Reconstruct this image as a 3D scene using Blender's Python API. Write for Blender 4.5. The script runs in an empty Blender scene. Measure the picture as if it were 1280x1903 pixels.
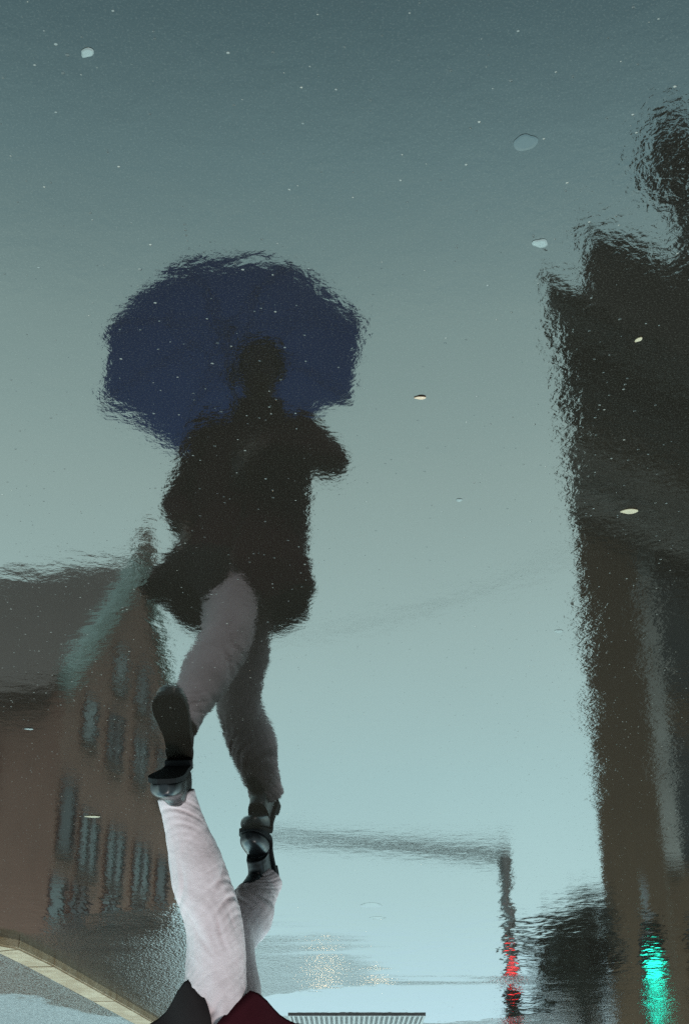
import bpy, bmesh, math, random
from mathutils import Vector, Matrix, noise
R = math.radians
rnd = random.Random(7)
sc = bpy.context.scene
col = sc.collection

# ------------------------------------------------------------------ camera (held upside down, looking down at the wet road)
H, TH = 1.22, R(26)
cam = bpy.data.objects.new('camera', bpy.data.cameras.new('camera'))
col.objects.link(cam)
fwd = Vector((0, math.cos(TH), -math.sin(TH)))
up = -Vector((0, math.sin(TH), math.cos(TH)))
rt = fwd.cross(up)
m = Matrix((rt, up, -fwd)).transposed().to_4x4()
m.translation = (0, 0, H)
cam.matrix_world = m
cam.data.sensor_fit = 'VERTICAL'
cam.data.sensor_height = 36
cam.data.lens = 50
cam.data.clip_end = 3000
cam.data.dof.use_dof = False
sc.camera = cam

# ------------------------------------------------------------------ world: overcast sky with a bright band of thin cloud, and a weak hazy sun
SUN_EL, SUN_AZ = R(60), R(206)
w = bpy.data.worlds.new("World")
sc.world = w
w.use_nodes = True
nt = w.node_tree
nt.nodes.clear()
out = nt.nodes.new('ShaderNodeOutputWorld')
sky = nt.nodes.new('ShaderNodeTexSky')
sky.sky_type = 'NISHITA'
sky.sun_disc = False
sky.sun_elevation = SUN_EL
sky.sun_rotation = SUN_AZ
b1 = nt.nodes.new('ShaderNodeBackground')
b1.inputs[1].default_value = 0.05
nt.links.new(sky.outputs[0], b1.inputs[0])
tc = nt.nodes.new('ShaderNodeTexCoord')
sx = nt.nodes.new('ShaderNodeSeparateXYZ')
nt.links.new(tc.outputs['Generated'], sx.inputs[0])
cr = nt.nodes.new('ShaderNodeValToRGB')
nt.links.new(sx.outputs['Z'], cr.inputs[0])
SKY = [(0, (0.58, 0.84, 0.90)),
       (0.115, (0.76, 1.16, 1.26)),
       (0.19, (1.06, 1.59, 1.55)),
       (0.264, (1.40, 2.14, 2.10)),
       (0.35, (1.94, 2.80, 2.68)),
       (0.455, (2.53, 3.56, 3.35)),
       (0.55, (2.67, 3.95, 3.81)),
       (0.64, (1.93, 3.34, 3.54)),
       (0.71, (1.25, 2.42, 2.74)),
       (1, (1.08, 1.44, 1.50))]
el = cr.color_ramp.elements
while len(el) < len(SKY):
    el.new(.5)
for e, (p, c) in zip(el, SKY):
    e.position = p
    e.color = (c[0] / 2.4, c[1] / 2.4, c[2] / 2.4, 1)
cn = nt.nodes.new('ShaderNodeTexNoise')
cn.inputs['Scale'].default_value = 2.2
cn.inputs['Detail'].default_value = 4
nt.links.new(tc.outputs['Generated'], cn.inputs['Vector'])
mr = nt.nodes.new('ShaderNodeMapRange')
mr.inputs[3].default_value = 2.4 * .86
mr.inputs[4].default_value = 2.4 * 1.14
nt.links.new(cn.outputs['Fac'], mr.inputs[0])
b2 = nt.nodes.new('ShaderNodeBackground')
nt.links.new(cr.outputs[0], b2.inputs[0])
nt.links.new(mr.outputs[0], b2.inputs[1])
# sky dimmed behind the camera, a directional darkening added to shade the legs
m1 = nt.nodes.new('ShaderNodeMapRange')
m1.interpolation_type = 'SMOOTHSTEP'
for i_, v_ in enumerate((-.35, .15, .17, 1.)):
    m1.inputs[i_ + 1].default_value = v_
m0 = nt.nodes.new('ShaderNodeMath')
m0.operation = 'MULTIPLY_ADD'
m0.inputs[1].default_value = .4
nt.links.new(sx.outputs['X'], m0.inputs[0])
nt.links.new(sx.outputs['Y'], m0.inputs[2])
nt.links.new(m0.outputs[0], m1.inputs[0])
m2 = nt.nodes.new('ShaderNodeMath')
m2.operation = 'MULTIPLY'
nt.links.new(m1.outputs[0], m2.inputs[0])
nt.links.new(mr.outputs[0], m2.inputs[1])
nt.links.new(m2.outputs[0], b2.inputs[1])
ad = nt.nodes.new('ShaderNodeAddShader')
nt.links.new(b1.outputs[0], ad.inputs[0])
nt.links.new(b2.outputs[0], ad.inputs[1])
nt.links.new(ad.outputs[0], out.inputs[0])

sun = bpy.data.objects.new('sun', bpy.data.lights.new('sun', 'SUN'))
col.objects.link(sun)
sun.data.energy = 1.5
sun.data.angle = R(20)
sun.data.color = (1, .96, .92)
sd = Vector((math.sin(SUN_AZ) * math.cos(SUN_EL), math.cos(SUN_AZ) * math.cos(SUN_EL), math.sin(SUN_EL)))
sun.rotation_euler = (-sd).to_track_quat('-Z', 'Y').to_euler()

vs = sc.view_settings
vs.view_transform = 'Standard'
vs.look = 'None'
vs.exposure = 0.0
vs.gamma = 1.0
sc.cycles.use_denoising = False
sc.cycles.max_bounces = 6
sc.cycles.caustics_reflective = False
sc.cycles.caustics_refractive = False
sc.cycles.sample_clamp_indirect = 8


# ------------------------------------------------------------------ helpers
def mat(name, color, rough=.6, metal=0., ior=1.5, spec=.5, var=0., vscale=8., bump=0., bscale=60., emit=None, estr=0.):
    M = bpy.data.materials.new(name)
    M.use_nodes = True
    t = M.node_tree
    p = t.nodes['Principled BSDF']
    p.inputs['Roughness'].default_value = rough
    p.inputs['Metallic'].default_value = metal
    p.inputs['IOR'].default_value = ior
    p.inputs['Specular IOR Level'].default_value = spec
    p.inputs['Base Color'].default_value = (*color, 1)
    if var or bump:
        g = t.nodes.new('ShaderNodeTexCoord')
    if var:
        n = t.nodes.new('ShaderNodeTexNoise')
        n.inputs['Scale'].default_value = vscale
        n.inputs['Detail'].default_value = 5
        t.links.new(g.outputs['Object'], n.inputs['Vector'])
        mx = t.nodes.new('ShaderNodeMix')
        mx.data_type = 'RGBA'
        mx.inputs['A'].default_value = (*[c * (1 - var) for c in color], 1)
        mx.inputs['B'].default_value = (*[min(1, c * (1 + var)) for c in color], 1)
        t.links.new(n.outputs['Fac'], mx.inputs['Factor'])
        t.links.new(mx.outputs['Result'], p.inputs['Base Color'])
    if bump:
        n2 = t.nodes.new('ShaderNodeTexNoise')
        n2.inputs['Scale'].default_value = bscale
        n2.inputs['Detail'].default_value = 4
        t.links.new(g.outputs['Object'], n2.inputs['Vector'])
        b = t.nodes.new('ShaderNodeBump')
        b.inputs['Distance'].default_value = bump
        t.links.new(n2.outputs['Fac'], b.inputs['Height'])
        t.links.new(b.outputs[0], p.inputs['Normal'])
    if emit:
        p.inputs['Emission Color'].default_value = (*emit, 1)
        p.inputs['Emission Strength'].default_value = estr
    return M


def obj(name, bm, mats, parent=None, smooth=False, recalc=True):
    if recalc:
        bmesh.ops.recalc_face_normals(bm, faces=bm.faces[:])
    me = bpy.data.meshes.new(name)
    bm.to_mesh(me)
    bm.free()
    for x in (mats if isinstance(mats, (list, tuple)) else [mats]):
        me.materials.append(x)
    if smooth:
        me.polygons.foreach_set('use_smooth', [True] * len(me.polygons))
    o = bpy.data.objects.new(name, me)
    col.objects.link(o)
    if parent:
        o.parent = parent
        o.matrix_parent_inverse = Matrix.Translation(-parent.location) if parent.type == 'EMPTY' and parent.parent is None and parent.rotation_euler[2] == 0 else Matrix()
    return o


def empty(name, loc=(0, 0, 0)):
    o = bpy.data.objects.new(name, None)
    o.location = loc
    o.empty_display_size = .2
    col.objects.link(o)
    return o


def tag(o, label=None, cat=None, group=None, kind=None):
    if label: o['label'] = label
    if cat: o['category'] = cat
    if group: o['group'] = group
    if kind: o['kind'] = kind
    return o


def box(bm, x0, x1, y0, y1, z0, z1, M=None):
    vs_ = [bm.verts.new((x, y, z)) for x in (x0, x1) for y in (y0, y1) for z in (z0, z1)]
    if M is not None:
        for v in vs_:
            v.co = M @ v.co
    for f in ((0, 1, 3, 2), (4, 6, 7, 5), (0, 4, 5, 1), (2, 3, 7, 6), (0, 2, 6, 4), (1, 5, 7, 3)):
        bm.faces.new([vs_[i] for i in f])


def prism(bm, pts, ex, M=None):
    """closed polygon (list of Vectors) extruded by vector ex"""
    a = [bm.verts.new(p) for p in pts]
    b = [bm.verts.new(Vector(p) + ex) for p in pts]
    n = len(a)
    bm.faces.new(a)
    bm.faces.new(b[::-1])
    for i in range(n):
        bm.faces.new((a[i], b[i], b[(i + 1) % n], a[(i + 1) % n]))
    if M is not None:
        for v in a + b:
            v.co = M @ v.co


def tube(bm, pts, rads, n=12, flat=(1, 1), cap=True, ref=Vector((1, 0, 0))):
    """loft of elliptical rings along points; rads are numbers or (r_ref, r_other)"""
    pts = [Vector(p) for p in pts]
    rings = []
    for i, p in enumerate(pts):
        t = (pts[min(i + 1, len(pts) - 1)] - pts[max(i - 1, 0)]).normalized()
        a = (ref - t * ref.dot(t)).normalized() if abs(ref.dot(t)) < .98 else t.orthogonal().normalized()
        b = t.cross(a)
        r = rads[i] if hasattr(rads, '__len__') else rads
        ra, rb = (r if hasattr(r, '__len__') else (r, r))
        rings.append([bm.verts.new(p + a * (ra * math.cos(2 * math.pi * k / n)) + b * (rb * math.sin(2 * math.pi * k / n))) for k in range(n)])
    for i in range(len(rings) - 1):
        for k in range(n):
            bm.faces.new((rings[i][k], rings[i][(k + 1) % n], rings[i + 1][(k + 1) % n], rings[i + 1][k]))
    if cap:
        bm.faces.new(rings[0][::-1])
        bm.faces.new(rings[-1])
    return rings


def ball(bm, c, r, sub=3):
    r = r if hasattr(r, '__len__') else (r, r, r)
    M = Matrix.Translation(c) @ Matrix.Diagonal((*r, 1))
    bmesh.ops.create_icosphere(bm, subdivisions=sub, radius=1, matrix=M)


def spline(pts, n):
    """Catmull-Rom through tuples of any length"""
    res = []
    P = [pts[0]] + list(pts) + [pts[-1]]
    for i in range(1, len(P) - 2):
        for k in range(n):
            t = k / n
            res.append(tuple(.5 * (2 * b + (c - a) * t + (2 * a - 5 * b + 4 * c - d) * t * t + (3 * b - a - 3 * c + d) * t ** 3)
                             for a, b, c, d in zip(P[i - 1], P[i], P[i + 1], P[i + 2])))
    res.append(tuple(pts[-1]))
    return res


def voxel(bm, size, smooth_it=6):
    """weld overlapping closed lofts into one continuous skin"""
    me = bpy.data.meshes.new('tmp')
    bmesh.ops.recalc_face_normals(bm, faces=bm.faces[:])
    bm.to_mesh(me)
    bm.free()
    o = bpy.data.objects.new('tmp', me)
    col.objects.link(o)
    r = o.modifiers.new('r', 'REMESH')
    r.mode = 'VOXEL'
    r.voxel_size = size
    s = o.modifiers.new('s', 'SMOOTH')
    s.iterations = smooth_it
    s.factor = .5
    dg = bpy.context.evaluated_depsgraph_get()
    me2 = bpy.data.meshes.new_from_object(o.evaluated_get(dg))
    b2_ = bmesh.new()
    b2_.from_mesh(me2)
    bpy.data.objects.remove(o)
    bpy.data.meshes.remove(me)
    bpy.data.meshes.remove(me2)
    return b2_


class NT:
    """small helper to write node trees"""
    def __init__(s, name):
        s.M = bpy.data.materials.new(name)
        s.M.use_nodes = True
        s.t = s.M.node_tree
        s.p = s.t.nodes['Principled BSDF']

    def n(s, kind, **k):
        x = s.t.nodes.new(kind)
        for a, b in k.items():
            setattr(x, a, b)
        return x

    def set(s, sock, v):
        if isinstance(v, bpy.types.NodeSocket):
            s.t.links.new(v, sock)
        else:
            sock.default_value = v

    def math(s, op, a, b=0., c=0., clamp=False):
        x = s.n('ShaderNodeMath', operation=op, use_clamp=clamp)
        for i, v in enumerate((a, b, c)):
            s.set(x.inputs[i], v)
        return x.outputs[0]

    def rng(s, v, a, b, c=0., d=1., smooth=True):
        x = s.n('ShaderNodeMapRange', interpolation_type='SMOOTHSTEP' if smooth else 'LINEAR')
        s.set(x.inputs[0], v)
        for i, q in enumerate((a, b, c, d)):
            s.set(x.inputs[i + 1], q)
        return x.outputs[0]

    def noise(s, vec, scale, detail=2., rough=.5, dist=0.):
        x = s.n('ShaderNodeTexNoise')
        s.set(x.inputs['Vector'], vec)
        x.inputs['Scale'].default_value = scale
        x.inputs['Detail'].default_value = detail
        x.inputs['Roughness'].default_value = rough
        x.inputs['Distortion'].default_value = dist
        return x.outputs['Fac']

    def voro(s, vec, scale, feature='F1'):
        x = s.n('ShaderNodeTexVoronoi', feature=feature)
        s.set(x.inputs['Vector'], vec)
        x.inputs['Scale'].default_value = scale
        return x

    def mapping(s, vec, sc_=(1, 1, 1), loc=(0, 0, 0)):
        x = s.n('ShaderNodeMapping')
        s.set(x.inputs['Vector'], vec)
        x.inputs['Scale'].default_value = sc_
        x.inputs['Location'].default_value = loc
        return x.outputs[0]

    def mix(s, f, a, b):
        x = s.n('ShaderNodeMix', data_type='RGBA')
        s.set(x.inputs['Factor'], f)
        s.set(x.inputs['A'], a if isinstance(a, bpy.types.NodeSocket) else (*a, 1))
        s.set(x.inputs['B'], b if isinstance(b, bpy.types.NodeSocket) else (*b, 1))
        return x.outputs['Result']

    def bump(s, h, dist, normal=None, strength=1.):
        x = s.n('ShaderNodeBump')
        s.set(x.inputs['Height'], h)
        s.set(x.inputs['Distance'], dist)
        s.set(x.inputs['Strength'], strength)
        if normal is not None:
            s.t.links.new(normal, x.inputs['Normal'])
        return x.outputs[0]


# ------------------------------------------------------------------ wet road
def road_material():
    k = NT('wet_asphalt')
    P = k.n('ShaderNodeNewGeometry').outputs['Position']
    s3 = k.n('ShaderNodeSeparateXYZ')
    k.t.links.new(P, s3.inputs[0])
    X, Y = s3.outputs['X'], s3.outputs['Y']
    # where the standing water thins out and the stone chips show through
    big = k.noise(k.mapping(P, (.55, 1.3, 1)), 1.6, 4, .6)
    yy = k.math('ADD', Y, k.math('MULTIPLY', k.math('SUBTRACT', big, .5), 2.6))
    yy = k.math('SUBTRACT', yy, k.rng(X, .15, -.45, 0., 1.75))
    strk = k.noise(k.mapping(P, (.9, 5.5, 1)), 1., 5., .65)
    yy = k.math('ADD', yy, k.math('MULTIPLY', k.math('SUBTRACT', strk, .5), k.rng(X, .9, .2, 1., 3.4)))
    thin = k.rng(yy, 6.5, 8.1)
    # a second pool further on, in the middle of the road
    ex = k.math('DIVIDE', k.math('ADD', X, .42), 1.02)
    ey = k.math('DIVIDE', k.math('SUBTRACT', Y, 10.15), 1.05)
    e = k.math('ADD', k.math('POWER', k.math('ABSOLUTE', ex), 2.), k.math('POWER', k.math('ABSOLUTE', ey), 2.))
    e = k.math('ADD', e, k.math('MULTIPLY', k.math('SUBTRACT', k.noise(P, 3.0, 4, .6), .5), 1.5))
    pool = k.rng(e, .85, 1.02, 1., 0.)
    thin = k.math('MULTIPLY', thin, k.math('SUBTRACT', 1., pool))
    thin = k.math('MULTIPLY', thin, k.rng(X, -.75, -1.25, 1., .3))
    # aggregate
    v1 = k.voro(P, 120.)
    chips = k.math('SUBTRACT', 1., v1.outputs['Distance'])
    v2 = k.voro(P, 95.)
    rv = k.n('ShaderNodeSeparateColor')
    k.t.links.new(v2.outputs['Color'], rv.inputs[0])
    # sparse stones poking through the film
    rad = k.rng(rv.outputs[0], .80, 1., .02, .24, False)
    stone = k.math('MULTIPLY', k.rng(k.math('SUBTRACT', rad, v2.outputs['Distance']), 0., .10), k.math('GREATER_THAN', rv.outputs[0], .8))
    v3 = k.voro(k.mapping(P, (1, 1, 1), (.37, .11, 0)), 24.)
    rv3 = k.n('ShaderNodeSeparateColor')
    k.t.links.new(v3.outputs['Color'], rv3.inputs[0])
    rad3 = k.math('ADD', k.rng(rv3.outputs[0], .90, 1., .01, .085, False), k.math('MULTIPLY', k.math('SUBTRACT', k.noise(P, 240., 2.), .5), .09))
    stone3 = k.math('MULTIPLY', k.rng(k.math('SUBTRACT', rad3, v3.outputs['Distance']), 0., .03), k.math('GREATER_THAN', rv3.outputs[0], .9))
    stone3 = k.math('MULTIPLY', stone3, k.rng(rv3.outputs[1], .1, .9, .25, 1.))
    st = k.math('MAXIMUM', k.math('MULTIPLY', stone, .7), stone3)
    pale = k.mix(rv.outputs[1], (.20, .20, .185), (.40, .34, .28))
    tint = k.mix(k.noise(P, 2.2, 5, .6), (.0085, .0066, .0050), (.0132, .0106, .0080))
    tint = k.mix(k.rng(k.noise(P, 330., 3., .7), .50, .72, 0., .9), tint, (.042, .036, .029))
    tint = k.mix(k.rng(k.noise(P, 140., 2., .6), .38, .25, 0., .8), tint, (.006, .005, .004))
    base = k.mix(k.math('MULTIPLY', st, k.rng(rv.outputs[2], .0, .9, .15, .85)), tint, pale)
    base = k.mix(k.math('MULTIPLY', thin, .6), base, k.mix(v1.outputs['Distance'], (.030, .026, .021), (.010, .009, .0075)))
    k.set(k.p.inputs['Base Color'], base)
    k.p.inputs['IOR'].default_value = 1.42
    k.set(k.p.inputs['Roughness'], k.rng(thin, 0., 1., .03, .10))
    # water surface: slow swell, ripples between stones, fine grain
    swell = k.noise(k.mapping(P, (1, .85, 1)), 15., 3., .5, .4)
    rip = k.noise(k.mapping(P, (1, .8, 1)), 78., 3., .6, .5)
    chop = k.noise(k.mapping(P, (1, .7, 1)), 36., 2.5, .6, .8)
    grain = k.noise(P, 230., 1.5, .6)
    streak = k.noise(k.mapping(P, (10., 15., 1)), 1., 4., .62)
    fleck = k.noise(k.mapping(P, (52., 20., 1)), 1., 2., .6)
    wave = k.noise(k.mapping(P, (4.5, 2.6, 1)), 1., 3., .6)
    far = k.rng(Y, 4.4, 6., 1., .4)
    right = k.rng(k.math('ADD', k.math('MULTIPLY', X, -1.), k.math('MULTIPLY', Y, -.06)), -.1, .6)
    patch = k.rng(k.noise(P, 2.6, 3.), .35, .65, .55, 1.6)
    n1 = k.bump(swell, k.rng(Y, 2.5, 5., .00030, .00018))
    n2 = k.bump(rip, k.math('MULTIPLY', k.math('MULTIPLY', k.rng(right, 0., 1., .000060, .00013), far), patch), n1)
    n2 = k.bump(chop, k.math('MULTIPLY', k.rng(right, 0., 1., .00006, .00022), k.math('MULTIPLY', patch, far)), n2)
    n3 = k.bump(grain, .000015, n2)
    n3 = k.bump(streak, k.math('MULTIPLY', k.rng(Y, 4.2, 5.6), .00017), n3)
    n3 = k.bump(fleck, k.math('MULTIPLY', k.rng(Y, 4.6, 6.5), .00007), n3)
    n3 = k.bump(wave, k.math('MULTIPLY', k.rng(Y, 5.6, 7.5), .0042), n3)
    n4 = k.bump(st, .0003, n3)
    v5 = k.voro(k.mapping(P, (1, .5, 1)), 70.)
    n5 = k.bump(chips, k.math('MULTIPLY', thin, .0006), n4)
    n5 = k.bump(v5.outputs['Distance'], k.math('MULTIPLY', thin, -.0014), n5)
    k.set(k.p.inputs['Specular IOR Level'], k.rng(thin, 0., 1., .5, .22))
    k.t.links.new(n5, k.p.inputs['Normal'])
    return k.M


M_road = road_material()
bm = bmesh.new()
# one sheet: fine in front, out to the horizon
box_pts = [(-600, -60, 0), (600, -60, 0), (600, 1500, 0), (-600, 1500, 0)]
bm.faces.new([bm.verts.new(p) for p in box_pts])
tag(obj('road', bm, M_road), kind='structure')


# kerb: pale stones running away on the right, with wet pavement beyond
def pave_material():
    k = NT('wet_pavement')
    P = k.n('ShaderNodeNewGeometry').outputs['Position']
    v = k.voro(P, 75.)
    sc3 = k.n('ShaderNodeSeparateColor')
    k.t.links.new(v.outputs['Color'], sc3.inputs[0])
    s3 = k.n('ShaderNodeSeparateXYZ')
    k.t.links.new(P, s3.inputs[0])
    dd = k.math('ADD', k.math('ADD', s3.outputs['Y'], k.math('MULTIPLY', s3.outputs['X'], 2.6)), -14.66)
    dd = k.math('ADD', dd, k.math('MULTIPLY', k.math('SUBTRACT', k.noise(P, 2.5, 5, .65), .5), 2.2))
    wet = k.rng(dd, -.12, .25, 1., 0.)
    c = k.mix(sc3.outputs[0], (.045, .05, .053), (.17, .18, .18))
    c = k.mix(wet, c, (.03, .027, .022))
    k.set(k.p.inputs['Base Color'], c)
    k.set(k.p.inputs['Roughness'], k.rng(wet, 0., 1., .45, .15))
    n = k.bump(k.math('SUBTRACT', 1., v.outputs['Distance']), .0035)
    k.t.links.new(n, k.p.inputs['Normal'])
    return k.M


def kerb_material():
    k = NT('kerb_stone')
    P = k.n('ShaderNodeNewGeometry').outputs['Position']
    n = k.noise(P, 7., 6, .65)
    c = k.mix(k.rng(n, .35, .7), (.22, .135, .065), (.34, .25, .155))
    fine = k.noise(P, 160., 3, .6)
    c = k.mix(k.rng(fine, .3, .5), (.16, .13, .09), c)
    k.set(k.p.inputs['Base Color'], c)
    k.p.inputs['Roughness'].default_value = .6
    k.p.inputs['Specular IOR Level'].default_value = .3
    k.t.links.new(k.bump(fine, .002), k.p.inputs['Normal'])
    return k.M


M_pave, M_kerb = pave_material(), kerb_material()
# kerb line on the ground (road edge), nearest first
KL = [(2.75, 5.9), (1.66, 7.50), (1.585, 8.08), (1.46, 9.55), (1.33, 11.15), (.9, 16.5), (-.2, 30.0)]
KW, KH = .155, .045


def off(i, d):
    a = Vector(KL[max(i - 1, 0)]); b = Vector(KL[min(i + 1, len(KL) - 1)])
    t = (b - a).normalized()
    nrm = Vector((t.y, -t.x))
    return Vector(KL[i]) + nrm * d


bm = bmesh.new()
for i in range(len(KL) - 1):
    # one stone per segment, split in lengths with open joints
    L = (Vector(KL[i + 1]) - Vector(KL[i])).length
    nst = max(1, round(L / 1.45))
    for q in range(nst):
        g = .006 / L
        f0, f1 = q / nst + g, (q + 1) / nst - g
        A0, A1 = off(i, 0).lerp(off(i + 1, 0), f0), off(i, 0).lerp(off(i + 1, 0), f1)
        B0, B1 = off(i, KW).lerp(off(i + 1, KW), f0), off(i, KW).lerp(off(i + 1, KW), f1)
        prism(bm, [Vector((*A0, -.1)), Vector((*A1, -.1)), Vector((*B1, -.1)), Vector((*B0, -.1))], Vector((0, 0, .1 + KH)))
ed = [e for e in bm.edges if min(v.co.z for v in e.verts) > 0]
bmesh.ops.bevel(bm, geom=ed, offset=.008, segments=2, affect='EDGES')
tag(obj('kerb', bm, M_kerb), kind='structure')
bm = bmesh.new()
pts = [off(i, KW + .002) for i in range(len(KL))]
n = len(pts)
inner = [bm.verts.new((p.x, p.y, KH - .012)) for p in pts]
outer = [bm.verts.new((p.x + 6, p.y, KH - .012)) for p in pts]
for i in range(n - 1):
    bm.faces.new((inner[i], outer[i], outer[i + 1], inner[i + 1]))
tag(obj('pavement', bm, M_pave), kind='structure')

# ------------------------------------------------------------------ drain grate at the far edge of the pool
M_iron = mat('cast_iron', (.17, .165, .16), .5, .3, var=.4, vscale=30, bump=.001, bscale=150)
M_pit = mat('drain_pit', (.01, .01, .01), .6)
gx0, gx1, gy0, gy1 = -.575, .40, 10.62, 11.30
t = empty('drain_grate', (gx0, gy0, 0))
tag(t, 'dark iron drain grate set flush in the road beyond the far pool', 'drain grate')
bm = bmesh.new()
fr = .018
z0, z1 = .002, .012
box(bm, gx0, gx1, gy0, gy0 + fr, z0, z1)
box(bm, gx0, gx1, gy1 - fr, gy1, z0, z1)
box(bm, gx0, gx0 + fr, gy0 + fr, gy1 - fr, z0, z1)
box(bm, gx1 - fr, gx1, gy0 + fr, gy1 - fr, z0, z1)
obj('frame', bm, M_iron, t)
bm = bmesh.new()
xs = gx0 + fr
nb = 26
step = (gx1 - gx0 - 2 * fr) / nb
for i in range(nb):
    box(bm, xs + i * step + step * .28, xs + i * step + step * .72, gy0 + fr, gy1 - fr, z0 + .002, z1 - .003)
for j in range(1, 9):
    y = gy0 + fr + j * (gy1 - gy0 - 2 * fr) / 9
    box(bm, gx0 + fr, gx1 - fr, y - .009, y + .009, z0 + .001, z1 - .006)
obj('bars', bm, M_iron, t)
bm = bmesh.new()
box(bm, gx0 + fr, gx1 - fr, gy0 + fr, gy1 - fr, .001, .003)
obj('pit', bm, M_pit, t)

# ------------------------------------------------------------------ person
M_skin = mat('skin', (.20, .115, .08), .5, var=.12, vscale=30)
M_hair = mat('hair', (.018, .013, .01), .5, bump=.002, bscale=220)
M_coat = mat('coat_wool', (.050, .0065, .011), .9, spec=.15, var=.25, vscale=25, bump=.0008, bscale=400)
M_lining = mat('coat_lining', (.024, .018, .018), .9, spec=.12, var=.2, vscale=12)
M_eye = mat('eye', (.6, .58, .55), .2)
M_lea = mat('black_leather', (.006, .0065, .007), .30, var=.3, vscale=20, bump=.0009, bscale=45)
M_sole = mat('black_rubber', (.007, .007, .007), .7, spec=.2)


def cloth():
    k = NT('trouser_cloth')
    P = k.n('ShaderNodeTexCoord').outputs['Object']
    n = k.noise(P, 7., 4, .6)
    c = k.mix(n, (.57, .44, .44), (.70, .565, .565))
    k.set(k.p.inputs['Base Color'], c)
    k.p.inputs['Roughness'].default_value = .85
    k.p.inputs['Sheen Weight'].default_value = .15
    f = k.noise(k.mapping(P, (1, 1, .35)), 700., 2)
    g = k.noise(P, 28., 3, .55, .5)
    k.t.links.new(k.bump(f, .0006, k.bump(g, .003)), k.p.inputs['Normal'])
    return k.M


M_tr = cloth()

HA, KA, AA = Vector((.385, 4.66, .87)), Vector((.396, 4.415, .46)), Vector((.503, 4.215, .115))
HB, KB, AB = Vector((.335, 4.78, .87)), Vector((.385, 4.95, .44)), Vector((.290, 5.245, .165))
PEL = Vector((.375, 4.72, .93))

# body: one continuous skin
bm = bmesh.new()
tor = spline([(.378, 4.72, .80, .135, .095), (.375, 4.72, .93, .155, .11), (.36, 4.71, 1.08, .13, .095), (.342, 4.70, 1.26, .155, .11), (.33, 4.70, 1.40, .16, .095), (.328, 4.70, 1.46, .075, .065)], 4)
tube(bm, [q[:3] for q in tor],
     [(q[3], q[4]) for q in tor], 20)
tube(bm, [(.328, 4.70, 1.42), (.326, 4.695, 1.50), (.325, 4.69, 1.58)], [.062, .056, .058], 16)
HC = Vector((.325, 4.680, 1.675))
ball(bm, HC + Vector((0, .012, .02)), (.078, .098, .105))
ball(bm, HC + Vector((0, -.025, -.055)), (.062, .070, .075))
ball(bm, HC + Vector((0, -.062, -.105)), (.030, .026, .024))
tube(bm, [HC + Vector((0, -.088, .012)), HC + Vector((0, -.105, -.018)), HC + Vector((0, -.112, -.036)), HC + Vector((0, -.092, -.044))], [.009, .011, .015, .010], 10)
ball(bm, HC + Vector((0, -.093, -.072)), (.026, .010, .006))
ball(bm, HC + Vector((0, -.091, -.082)), (.022, .010, .006))
ball(bm, HC + Vector((0, -.083, .028)), (.055, .012, .010))
for s in (-1, 1):
    tube(bm, [HC + Vector((s * .078, .015, .03)), HC + Vector((s * .088, .022, .005)), HC + Vector((s * .080, .012, -.028))], [(.010, .018), (.010, .024), (.008, .010)], 10)
# arms: his left hand in the coat pocket, his right raised to the umbrella shaft
SL, EL_, WL = Vector((.50, 4.70, 1.40)), Vector((.615, 4.735, 1.135)), Vector((.575, 4.60, .955))
SR, ER, WR = Vector((.155, 4.70, 1.415)), Vector((.045, 4.545, 1.195)), Vector((.300, 4.470, 1.235))
for S, E_, W_ in ((SL, EL_, WL), (SR, ER, WR)):
    tube(bm, [S + (Vector((.33, 4.7, 1.40)) - S) * .4, S, S.lerp(E_, .5), E_, E_.lerp(W_, .35), W_], [.055, .055, .045, .038, .040, .026], 14)
for Hh, K, A in ((HA, KA, AA), (HB, KB, AB)):
    tube(bm, [Hh + Vector((0, 0, .06)), Hh, Hh.lerp(K, .5), K, K.lerp(A, .4), A], [.085, .082, .068, .050, .048, .034], 14)
# umbrella axis (needed by the hand)
UN = Vector((.075, .205, .74)).normalized()
UTOP = Vector((.455, 4.735, 1.895))
GRIP = UTOP - UN * .735
# right hand closed round the shaft
palm_d = (GRIP - WR)
ph = palm_d.normalized()
side = UN.cross(ph).normalized()
pc = WR + ph * .045
tube(bm, [WR - ph * .01, WR + ph * .03, WR + ph * .075], [(.018, .028), (.016, .040), (.014, .040)], 14, ref=side)
for i, (ln, dz) in enumerate(((.9, .033), (1., .011), (.95, -.011), (.78, -.032))):
    b0 = WR + ph * .070 + UN * dz
    c = GRIP + UN * dz
    R_ = .024
    pts = [b0]
    for a in (200, 140, 80, 20, -35):
        if a < 80 and ln < .8 and a < -20:
            continue
        d = -ph * math.cos(R(a)) * -1 + side * math.sin(R(a))
        pts.append(c + (ph * math.cos(R(a)) + side * math.sin(R(a))) * R_ * (1 if a > -30 else .95))
    tube(bm, pts, [.0095, .009, .0088, .0085, .008, .0072][:len(pts)], 10)
tube(bm, [WR + ph * .02 + UN * .012, WR + ph * .045 + UN * .042 - side * .012, GRIP + UN * .036 - side * .022, GRIP + UN * .046 + ph * .016 - side * .016], [.013, .0115, .010, .008], 10)
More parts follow.
